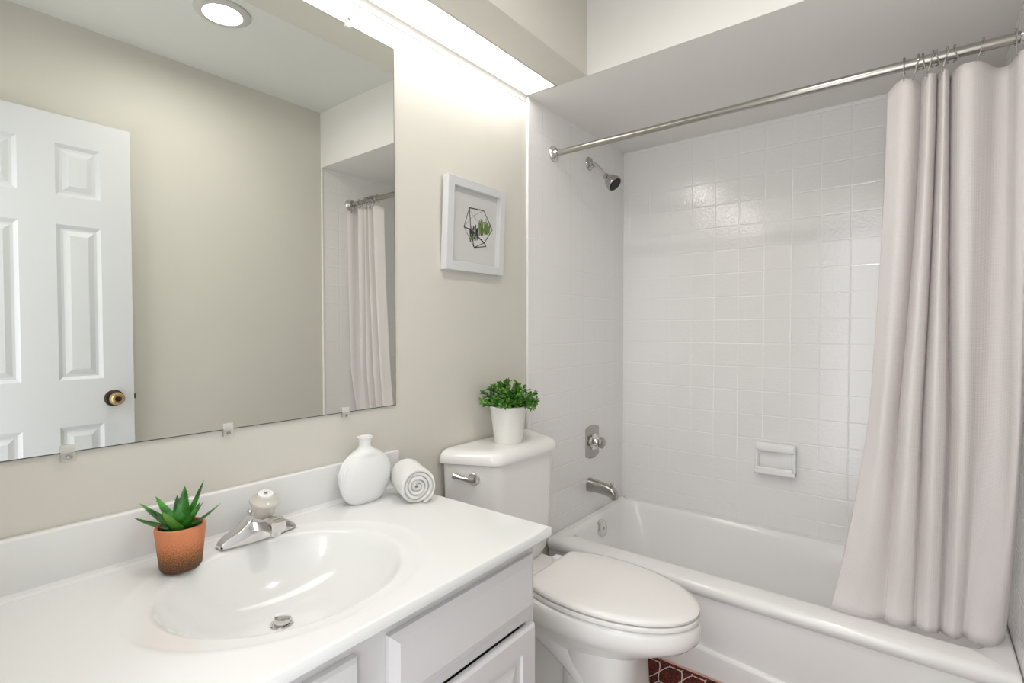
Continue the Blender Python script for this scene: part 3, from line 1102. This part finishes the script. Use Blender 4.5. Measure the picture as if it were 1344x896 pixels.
# ================================================================== ALOE IN TERRACOTTA POT
PX, PY = 0.112, -2.138
al = thing('potted_aloe', 'spiky green aloe in a terracotta pot beside the basin faucet', 'potted plant', (PX, PY, ZV))
bm = B()
lathe(bm, [(0.0, 0.004), (0.029, 0.0045), (0.029, 0.0), (0.032, 0.0), (0.0360, 0.006), (0.0385, 0.030), (0.0415, 0.060), (0.0435, 0.078), (0.0428, 0.0835), (0.0395, 0.0850), (0.0370, 0.083), (0.0360, 0.070), (0.0350, 0.060)], (PX, PY, ZV), n=44, cap0=True, cap1=True)
obj('pot', bm, M_terra, al)
bm = B()
random.seed(2)
a_, b_ = 0.0382, ZV + 0.071
N = 26
ringsS = []
for r in (0.0362, 0.030, 0.020, 0.010, 0.0005):
    ringsS.append([Vector((PX + r * math.cos(2 * PI * k / N), PY + r * math.sin(2 * PI * k / N), b_ + (0.004 - r * 0.1) + random.uniform(-.0018, .0018))) for k in range(N)])
ringsS.insert(0, [Vector((PX + 0.0362 * math.cos(2 * PI * k / N), PY + 0.0362 * math.sin(2 * PI * k / N), b_ - 0.010)) for k in range(N)])
loft(bm, ringsS)
obj('soil', bm, M_soil, al)


def aloe_leaf(base, az, el, length, width, curl, thick=0.35):
    """tapered, channelled, toothed leaf; az/el direction at the base, curl = upward bend"""
    bm = B()
    n = 14
    pts = []
    p = Vector(base)
    e = el
    hz = Vector((math.cos(az), math.sin(az), 0))
    side = Vector((-math.sin(az), math.cos(az), 0))
    dirs = []
    for i in range(n + 1):
        d = hz * math.cos(e) + Vector((0, 0, 1)) * math.sin(e)
        pts.append(p.copy())
        dirs.append(d)
        p = p + d * (length / n)
        e += curl / n
    rings = []
    for i, (q, d) in enumerate(zip(pts, dirs)):
        t = i / n
        w = width * (0.80 + 0.45 * math.sin(min(1, t * 3.0) * PI / 2) * 0.45) * (1 - t ** 1.6) ** 0.9 + 0.0004
        nrm = side.cross(d).normalized() * -1
        if nrm.z < 0:
            nrm = -nrm
        th = w * thick
        rings.append([q - side * w + nrm * th * 0.55, q - side * w * 0.5 - nrm * th * 0.35, q - nrm * th * 0.75, q + side * w * 0.5 - nrm * th * 0.35, q + side * w + nrm * th * 0.55,
                      q + side * w * 0.45 + nrm * th * 0.18, q + nrm * th * 0.02, q - side * w * 0.45 + nrm * th * 0.18])
    loft(bm, rings)
    for i in range(2, n - 1):
        q, d = pts[i], dirs[i]
        t = i / n
        w = width * (0.80 + 0.2) * (1 - t ** 1.6) ** 0.9
        nrm = side.cross(d).normalized() * -1
        if nrm.z < 0:
            nrm = -nrm
        for s in (-1, 1):
            c0 = q + side * s * w * 0.93 + nrm * w * thick * 0.5
            tipv = c0 + side * s * 0.0024 + d * 0.0014
            a = bm.verts.new(c0 - d * 0.0014)
            b = bm.verts.new(c0 + d * 0.0014)
            c = bm.verts.new(c0 - nrm * 0.0012 - side * s * 0.0006)
            tv = bm.verts.new(tipv)
            bm.faces.new((a, b, tv))
            bm.faces.new((b, c, tv))
            bm.faces.new((c, a, tv))
            bm.faces.new((a, c, b))
    return bm


# azimuths are world angles; the picture's left is about (-0.79,-0.62), its right (0.79, 0.62)
AZL = math.atan2(-0.617, -0.787)
base0 = Vector((PX, PY, ZV + 0.074))
leaves = [(0.00, 0.55, 0.088, 0.0085, 0.15, 0), (0.10, 0.18, 0.082, 0.0080, 0.30, 0), (-0.25, 0.85, 0.080, 0.0085, 0.0, 0), (3.05, 0.50, 0.095, 0.0090, 0.25, 0),
          (2.75, 0.80, 0.078, 0.0075, 0.2, 0), (-1.30, 1.25, 0.080, 0.0090, 0.1, 0), (-2.2, 1.12, 0.094, 0.0085, 0.1, 0), (1.3, 0.95, 0.058, 0.0125, 0.1, 1),
          (0.7, 0.80, 0.055, 0.0090, 0.3, 0), (-0.9, 0.75, 0.070, 0.008, 0.3, 0), (2.2, 0.95, 0.050, 0.0085, 0.3, 0), (-2.9, 0.95, 0.062, 0.0080, 0.1, 0)]
for da, el, L, w, cu, light in leaves:
    az = AZL + da
    b0 = base0 + Vector((math.cos(az), math.sin(az), 0)) * 0.007
    lf = obj('leaf', aloe_leaf(b0, az, el, L, w * 1.7, cu), M_aloe_light if light else M_aloe, al, smooth=60)
    if light:
        lf['label'] = 'broad lighter green leaf at the front'

# ================================================================== VASE
VX, VYY = 0.0635, -1.673
bm = B()
prof = [(0.0, 0.003), (0.036, 0.003), (0.038, 0.0), (0.041, 0.0015), (0.049, 0.010), (0.0585, 0.028), (0.0650, 0.050), (0.0668, 0.070), (0.0640, 0.091), (0.0560, 0.110), (0.0440, 0.1255), (0.031, 0.1365), (0.021, 0.143), (0.0165, 0.150), (0.0160, 0.160), (0.0180, 0.168), (0.0212, 0.1725), (0.0205, 0.1750), (0.0160, 0.1735), (0.0130, 0.166), (0.0125, 0.150)]
pp = [Vector((r, 0, h)) for r, h in prof]
pp = crom(pp, 4)
lathe(bm, [(p.x, p.z) for p in pp], (VX, VYY, ZV), n=280)
for v in bm.verts:
    h = v.co.z - ZV
    t = min(1, max(0, (h - 0.118) / 0.034))
    t = t * t * (3 - 2 * t)
    a = math.atan2(v.co.y - VYY, v.co.x - VX)
    # fluted shoulder on the narrow ends of the flask
    rib = 1 + (0.030 * math.cos(40 * a) * max(0, abs(math.sin(a)) - 0.60) * 2.0 * math.sin((h - 0.07) / 0.07 * PI) if 0.07 < h < 0.14 else 0)
    v.co.y = VYY + (v.co.y - VYY) * (1.20 + (1 - 1.20) * t) * rib
    v.co.x = VX + (v.co.x - VX) * (0.56 + (1 - 0.56) * t) * rib
va = obj('vase', bm, M_vase, loc=(VX, VYY, ZV))
tag(va, 'round white glazed vase with a narrow neck by the backsplash', 'vase')

# ================================================================== ROLLED TOWEL
bm = B()
ax = Vector((0.90, -0.43, 0)).normalized()
sdv = Vector((-ax.y, ax.x, 0))
TR = 0.051
front = Vector((0.200, -1.604, ZV + TR + 0.0005))
TL = 0.128
turns = 4.6
N = 300
rings = []
for i in range(N + 1):
    u = i / N
    th = u * turns * 2 * PI
    pitch = 0.0102
    ro = 0.0062 + pitch * u * turns
    ri = max(ro - pitch * 0.93, 0.0009)
    ang = th + 3.736
    wob = 1 + 0.03 * math.sin(3 * ang + 1) * (1 - u)
    dirv = sdv * math.cos(-ang) + Vector((0, 0, 1)) * math.sin(-ang)
    rec = 0.004 * math.sin(ang * 1.7) + 0.0035 * (1 - u)
    if u > 0.8:
        rec -= 0.003 * (u - .8) / .2
    if u > 0.94:
        ro = ri + (ro - ri) * (1 - 0.85 * (u - .94) / .06)
    m_ = (ro + ri) / 2

    def P(rr, al_):
        return front + dirv * rr * wob - ax * (al_)
    fr = rec + 0.004
    rings.append([P(ri, TL), P(ro, TL), P(ro, fr + 0.006), P(ro - 0.0012, fr + 0.002), P(m_, fr), P(ri + 0.0012, fr + 0.002), P(ri, fr + 0.006)])
loft(bm, rings)
zmin = min(v.co.z for v in bm.verts)
bmesh.ops.translate(bm, verts=bm.verts, vec=(0, 0, ZV + 0.0003 - zmin))
tw = obj('rolled_towel', bm, M_towel, loc=(0.13, -1.57, ZV), smooth=60)
ZV = ZV0
tag(tw, 'white terry towel rolled up beside the white vase', 'towel')

# ================================================================== TOILET
to = thing('toilet', 'white two-piece toilet with its lid closed, between vanity and tub', 'toilet', (0.35, TY, 0))
NE = 64


def egg(x0, x1, hw, z, xm=None, sq=2.0, sqb=2.6):
    """egg outline from x0 (back) to x1 (front tip)"""
    if xm is None:
        xm = x0 + (x1 - x0) * 0.44
    pts = []
    for k in range(NE):
        a = 2 * PI * k / NE
        c, s = math.cos(a), math.sin(a)
        if c >= 0:
            e = 2 / sq
            pts.append(Vector((xm + (x1 - xm) * abs(c) ** e, TY + hw * math.copysign(abs(s) ** e, s), z)))
        else:
            e = 2 / sqb
            pts.append(Vector((xm - (xm - x0) * abs(c) ** e, TY + hw * math.copysign(abs(s) ** e, s), z)))
    return pts


bm = B()
sect = [(0.10, 0.545, 0.105, 0.0, 3.2), (0.10, 0.545, 0.105, 0.020, 3.2), (0.105, 0.535, 0.078, 0.035, 3.0), (0.11, 0.530, 0.074, 0.12, 2.8), (0.12, 0.540, 0.082, 0.17, 2.5), (0.13, 0.570, 0.102, 0.215, 2.3), (0.14, 0.615, 0.122, 0.245, 2.2),
        (0.15, 0.672, 0.146, 0.275, 2.1), (0.155, 0.722, 0.166, 0.298, 2.05), (0.16, 0.752, 0.178, 0.314, 2.0), (0.16, 0.766, 0.1845, 0.328, 2.0), (0.16, 0.769, 0.186, 0.345, 2.0), (0.16, 0.768, 0.185, 0.364, 2.0), (0.16, 0.764, 0.182, 0.376, 2.0), (0.165, 0.752, 0.174, 0.380, 2.0), (0.20, 0.70, 0.13, 0.380, 2.0)]
loft(bm, [egg(a, b, h, z, xm=0.42 if z > 0.2 else None, sq=s) for a, b, h, z, s in sect])
# front column of the pedestal
loft(bm, [egg(0.36, 0.600, 0.122, z, xm=0.47, sq=q, sqb=3.2) for z, q in ((0.0, 3.4), (0.10, 3.4))] + [egg(0.36, 0.596, 0.120, 0.17, xm=0.47, sq=3.2, sqb=3.2), egg(0.37, 0.600, 0.122, 0.225, xm=0.47, sq=3.0, sqb=3.0), egg(0.38, 0.61, 0.12, 0.26, xm=0.47, sq=2.6, sqb=2.6)])
# deck under the tank
bx(bm, 0.030, 0.30, TY - 0.115, TY + 0.115, 0.30, 0.388, 0.018, 4)
# trapway bulge on both sides of the pedestal
for s in (-1, 1):
    path = crom([(0.505, TY + s * 0.088, 0.02), (0.485, TY + s * 0.090, 0.10), (0.43, TY + s * 0.092, 0.175), (0.34, TY + s * 0.092, 0.228), (0.24, TY + s * 0.088, 0.262), (0.15, TY + s * 0.078, 0.26)], 6)
    tube(bm, path, 0.033, n=16)
obj('bowl', bm, M_porc, to, smooth=60)
def lid(x0, x1, hw, z):
    pts = egg(x0 - 0.035, x1, hw, z, xm=0.455, sq=2.0, sqb=2.3)
    xc = 0.263 + (x0 - 0.232)
    return [Vector((max(p.x, xc), p.y, p.z)) for p in pts]


bm = B()
loft(bm, [lid(0.235, 0.757, 0.176, 0.381), lid(0.230, 0.764, 0.181, 0.384), lid(0.230, 0.766, 0.182, 0.392), lid(0.233, 0.763, 0.180, 0.397), lid(0.25, 0.74, 0.16, 0.398)])
obj('seat_ring', bm, M_seat, to, smooth=50)
bm = B()
loft(bm, [lid(0.238, 0.755, 0.174, 0.399), lid(0.233, 0.763, 0.180, 0.402), lid(0.232, 0.765, 0.1815, 0.409), lid(0.236, 0.760, 0.178, 0.415), lid(0.250, 0.742, 0.162, 0.4185), lid(0.31, 0.66, 0.10, 0.4205), lid(0.42, 0.50, 0.02, 0.421)])
obj('seat_lid', bm, M_seat, to, smooth=50)
for s in (-1, 1):
    bm = B()
    bx(bm, 0.232, 0.272, TY + s * 0.075 - 0.016, TY + s * 0.075 + 0.016, 0.384, 0.412, 0.007, 3)
    obj('seat_hinge', bm, M_seat, to)


TK = TY - 0.018


def tankpoly(xb, xf, yb, yf, inset, z, n=6):
    """front-bevelled tank outline with rounded corners"""
    c = [(xb + inset * 0.0, TK + yb - inset), (xf - inset, TK + yf - inset * 0.6), (xf - inset, TK - yf + inset * 0.6), (xb + inset * 0.0, TK - yb + inset)]
    rad = [0.014, 0.055, 0.055, 0.014]
    pts = []
    m = len(c)
    for i in range(m):
        p = Vector(c[i]).to_3d()
        a = Vector(c[i - 1]).to_3d() - p
        b = Vector(c[(i + 1) % m]).to_3d() - p
        a.normalize()
        b.normalize()
        half = a.angle(b) / 2
        d = rad[i] / math.tan(half)
        p0, p1 = p + a * d, p + b * d
        for k in range(n + 1):
            t = k / n
            q = (1 - t) ** 2 * p0 + 2 * t * (1 - t) * p + t * t * p1
            pts.append(Vector((q.x, q.y, z)))
    return pts


bm = B()
loft(bm, [tankpoly(0.022, 0.165, 0.195, 0.120, 0.0, 0.388), tankpoly(0.018, 0.180, 0.222, 0.138, 0.0, 0.42), tankpoly(0.016, 0.186, 0.238, 0.150, 0.0, 0.55), tankpoly(0.014, 0.190, 0.246, 0.158, 0.0, 0.775)])
obj('tank', bm, M_porc, to, smooth=35)
bm = B()
lidp = lambda ins, z: tankpoly(0.010, 0.205, 0.262, 0.170, ins, z)
loft(bm, [lidp(0.008, 0.772), lidp(0.001, 0.775), lidp(0.0, 0.780), lidp(0.001, 0.790), lidp(0.005, 0.801), lidp(0.013, 0.809), lidp(0.024, 0.814), lidp(0.038, 0.816), lidp(0.06, 0.8165)])
obj('tank_lid', bm, M_porc, to, smooth=50)
# flush lever on the bevelled left side
p_a = Vector((0.014, TK - 0.246, 0))
p_b = Vector((0.190, TK - 0.158, 0))
sdir = (p_b - p_a).normalized()
snor = Vector((sdir.y, -sdir.x, 0))
lp = p_a + sdir * 0.112 + Vector((0, 0, 0.727))
bm = B()
lathe(bm, [(0.0, -0.002), (0.020, -0.002), (0.020, 0.004), (0.015, 0.008), (0.012, 0.016), (0.0, 0.016)], lp, snor, n=24)
q0 = lp + snor * 0.014
path = crom([q0 + sdir * 0.006, q0 - sdir * 0.015 + Vector((0, 0, 0.000)), q0 - sdir * 0.040 + Vector((0, 0, 0.006)), q0 - sdir * 0.066 + snor * 0.004 + Vector((0, 0, 0.013))], 5)
tube(bm, path, [0.013 - 0.005 * min(1, i / 6) + 0.002 * max(0, (i - 8) / 7) for i in range(len(path))], n=14)
obj('flush_lever', bm, M_chrome, to)

# ================================================================== BOXWOOD ON THE TANK
QX, QY, QZ = 0.110, -1.108, 0.8165
bw = thing('potted_boxwood', 'small bushy green plant in a white pot on the toilet tank', 'potted plant', (QX, QY, QZ))
bm = B()
lathe(bm, [(0.0, 0.003), (0.046, 0.003), (0.047, 0.0), (0.049, 0.001), (0.053, 0.035), (0.0575, 0.075), (0.0615, 0.112), (0.0640, 0.118), (0.0645, 0.126), (0.0625, 0.128), (0.0595, 0.126), (0.058, 0.110)], (QX, QY, QZ), n=44, cap0=True, cap1=True)
obj('pot', bm, M_white_pot, bw)
random.seed(11)
stem = B()
fol = B()
FC = Vector((QX, QY, QZ + 0.128))


def leaflet(bm, p, d, nrm, L, w):
    d = d.normalized()
    s = d.cross(nrm).normalized()
    nn = s.cross(d).normalized()
    a = bm.verts.new(p)
    prof = [(0.25, 0.75), (0.55, 1.0), (0.85, 0.6)]
    l, r = [], []
    for t, k in prof:
        l.append(bm.verts.new(p + d * L * t + s * w * k + nn * L * 0.12))
        r.append(bm.verts.new(p + d * L * t - s * w * k + nn * L * 0.12))
    mids = [bm.verts.new(p + d * L * t - nn * L * 0.02) for t, k in prof]
    tip = bm.verts.new(p + d * L + nn * L * 0.05)
    bm.faces.new((a, mids[0], l[0]))
    bm.faces.new((a, r[0], mids[0]))
    for i in range(2):
        bm.faces.new((l[i], mids[i], mids[i + 1], l[i + 1]))
        bm.faces.new((mids[i], r[i], r[i + 1], mids[i + 1]))
    bm.faces.new((l[2], mids[2], tip))
    bm.faces.new((mids[2], r[2], tip))


for i in range(64):
    az = random.uniform(0, 2 * PI)
    el = math.asin(random.uniform(-0.1, 1.0))
    ln = random.uniform(0.78, 1.06)
    ext = Vector((0.104 * math.cos(el) * math.cos(az), 0.104 * math.cos(el) * math.sin(az), 0.078 * math.sin(el) + 0.004)) * ln
    tipp = FC + ext
    if tipp.x < 0.012:
        tipp.x = 0.012 + random.uniform(0, 0.01)
    root = Vector((QX + random.uniform(-.035, .035), QY + random.uniform(-.035, .035), QZ + 0.112))
    midp = root.lerp(tipp, 0.5) + Vector((0, 0, 0.010))
    path = crom([root, midp, tipp], 4)
    tube(stem, path, 0.0011, n=5)
    for k in range(3, len(path)):
        for _ in range(3 if k < len(path) - 1 else 4):
            d = Vector((random.gauss(0, 1), random.gauss(0, 1), random.gauss(0.4, 0.8))).normalized() + (path[k] - FC).normalized() * 0.7
            p = path[k]
            if p.x + d.x * 0.016 < 0.004:
                d.x = abs(d.x)
            leaflet(fol, p, d, Vector((random.gauss(0, .5), random.gauss(0, .5), 1)), random.uniform(0.012, 0.019), random.uniform(0.0042, 0.0062))
obj('stems', stem, M_stem, bw)
obj('foliage', fol, M_box, bw, smooth=60, recalc=False)
bm = B()
lathe(bm, [(0.0, 0.104), (0.058, 0.104), (0.058, 0.112), (0.03, 0.116), (0.0, 0.117)], (QX, QY, QZ), n=30)
obj('soil', bm, M_soil, bw)

# ================================================================== FRAMED PRINT
pic = thing('framed_picture', 'white square shadow-box frame with a terrarium print on the wall', 'picture', (0, -1.177, 1.41))
PY0, PY1, PZ0, PZ1 = -1.3265, -1.031, 1.409, 1.7165
FW, FD = 0.030, 0.026


def lean(bm):
    """the frame hangs from its top edge a little off the wall"""
    for v in bm.verts:
        v.co.x += 0.004 + 0.014 * (v.co.z - PZ0) / (PZ1 - PZ0) - 0.0035


bm = B()
outer = [(PY0, PZ0), (PY1, PZ0), (PY1, PZ1), (PY0, PZ1)]


def rect_ring(ins, x):
    return [Vector((x, PY0 + ins, PZ0 + ins)), Vector((x, PY1 - ins, PZ0 + ins)), Vector((x, PY1 - ins, PZ1 - ins)), Vector((x, PY0 + ins, PZ1 - ins))]


loft(bm, [rect_ring(FW, 0.0), rect_ring(0, 0.0), rect_ring(0, FD - 0.001), rect_ring(0.001, FD), rect_ring(FW - 0.001, FD), rect_ring(FW, FD - 0.001), rect_ring(FW, 0.0)], cap0=False, cap1=False)
bmesh.ops.remove_doubles(bm, verts=bm.verts, dist=1e-5)
lean(bm)
obj('frame', bm, M_frame, pic, smooth=20)
bm = B()
bx(bm, 0.001, 0.008, PY0 + FW - 0.002, PY1 - FW + 0.002, PZ0 + FW - 0.002, PZ1 - FW + 0.002)
lean(bm)
mt = obj('mat_board', bm, M_matb, pic, smooth=0)
A = dict(A=(-1.207, 1.629), B=(-1.132, 1.632), C=(-1.082, 1.572), D=(-1.124, 1.520), E=(-1.114, 1.508), F=(-1.177, 1.497), G=(-1.231, 1.561), H=(-1.196, 1.555), I=(-1.188, 1.604), J=(-1.134, 1.580))
XP = 0.0088


def stroke(bm, a, b, w, idx):
    a, b = Vector((0, *a)), Vector((0, *b))
    d = (b - a).normalized()
    s = Vector((0, -d.z, d.y)) * w / 2
    vs = [bm.verts.new(Vector((XP, 0, 0)) + p) for p in (a - s, b - s, b + s, a + s)]
    f = bm.faces.new(vs)
    f.material_index = idx


bm = B()
for e, w, i in (('AB', .0034, 0), ('BC', .0030, 0), ('CD', .0030, 0), ('DE', .0034, 0), ('EF', .0030, 0), ('GA', .0024, 0), ('GH', .0034, 0), ('AH', .0030, 0), ('HD', .0042, 0), ('HF', .0038, 0), ('FD', .0026, 0),
                ('GF', .0020, 0), ('IB', .0014, 1), ('IG', .0014, 1), ('IJ', .0018, 1), ('AI', .0014, 1)):
    stroke(bm, A[e[0]], A[e[1]], w, i)
XP = 0.0084
random.seed(7)
for i in range(120):
    y = random.uniform(-1.20, -1.095)
    t = (y + 1.20) / 0.105
    lo = 1.512 + 0.030 * t + random.uniform(0, 0.03)
    hi = lo + random.uniform(0.010, 0.032)
    if t > 0.45:
        lo, hi = lo + 0.012, hi + 0.016
        idx = 2 if random.random() < 0.85 else 0
    else:
        idx = random.choice((0, 0, 1, 2))
    XP = 0.0082 + 0.000004 * i
    stroke(bm, (y, lo), (y + random.uniform(-.006, .006), min(hi, 1.606)), random.uniform(.0028, .0055), idx)
lean(bm)
pr = obj('art_print', bm, [M_ink, M_grey_ink, M_green_ink], pic, smooth=0)
pr['label'] = 'line drawing of a glass terrarium with green succulents'

# ================================================================== BATH RUG
ZRUG = 0.010
rg = thing('bath_rug', 'dark red rug with a pale trellis pattern on the floor by the tub', 'rug', (0.85, -1.0, 0))
poly = [(0.42, -0.945), (0.63, -0.945), (0.63, -1.36), (1.25, -1.36), (1.25, -0.728), (0.42, -0.728)]
bm = B()
prism(bm, poly, 0.0005, ZRUG, 0.003)
obj('pile', bm, M_rug, rg)
bm = B()
for a, b in zip(poly, poly[1:] + poly[:1]):
    tube(bm, [(a[0], a[1], 0.006), (b[0], b[1], 0.006)], 0.0052, n=8)
bd = obj('binding', bm, M_rug_bind, rg)
bd['label'] = 'salmon pink bound edge'
bm = B()


def inside(x, y):
    return (0.43 < x < 1.24 and -0.935 < y < -0.738) or (0.64 < x < 1.24 and -1.35 < y < -0.738)


PW, PH = 0.16, 0.20
for row in range(-4, 14):
    for sgn in (1, -1):
        prev = None
        for k in range(0, 220):
            x = 0.30 + k * 0.005
            ph = 2 * PI * (x - 0.30) / PW
            tri = math.sin(ph) + 0.16 * math.sin(3 * ph)
            y = -1.50 + row * PH / 2 + sgn * (PH / 4 / 0.84) * tri + (PH / 4 if row % 2 else 0) * 0
            cur_p = (x, y)
            if prev and inside(*prev) and inside(*cur_p):
                a, b = Vector((*prev, 0)), Vector((*cur_p, 0))
                d = (b - a).normalized()
                s = Vector((-d.y, d.x, 0)) * 0.0016
                q = [a - s, b - s, b + s, a + s]
                bm.faces.new([bm.verts.new((p.x, p.y, ZRUG + 0.0007)) for p in q])
            prev = cur_p
bmesh.ops.remove_doubles(bm, verts=bm.verts, dist=0.0004)
tr_ = obj('trellis_pattern', bm, M_rug_line, rg, smooth=0)
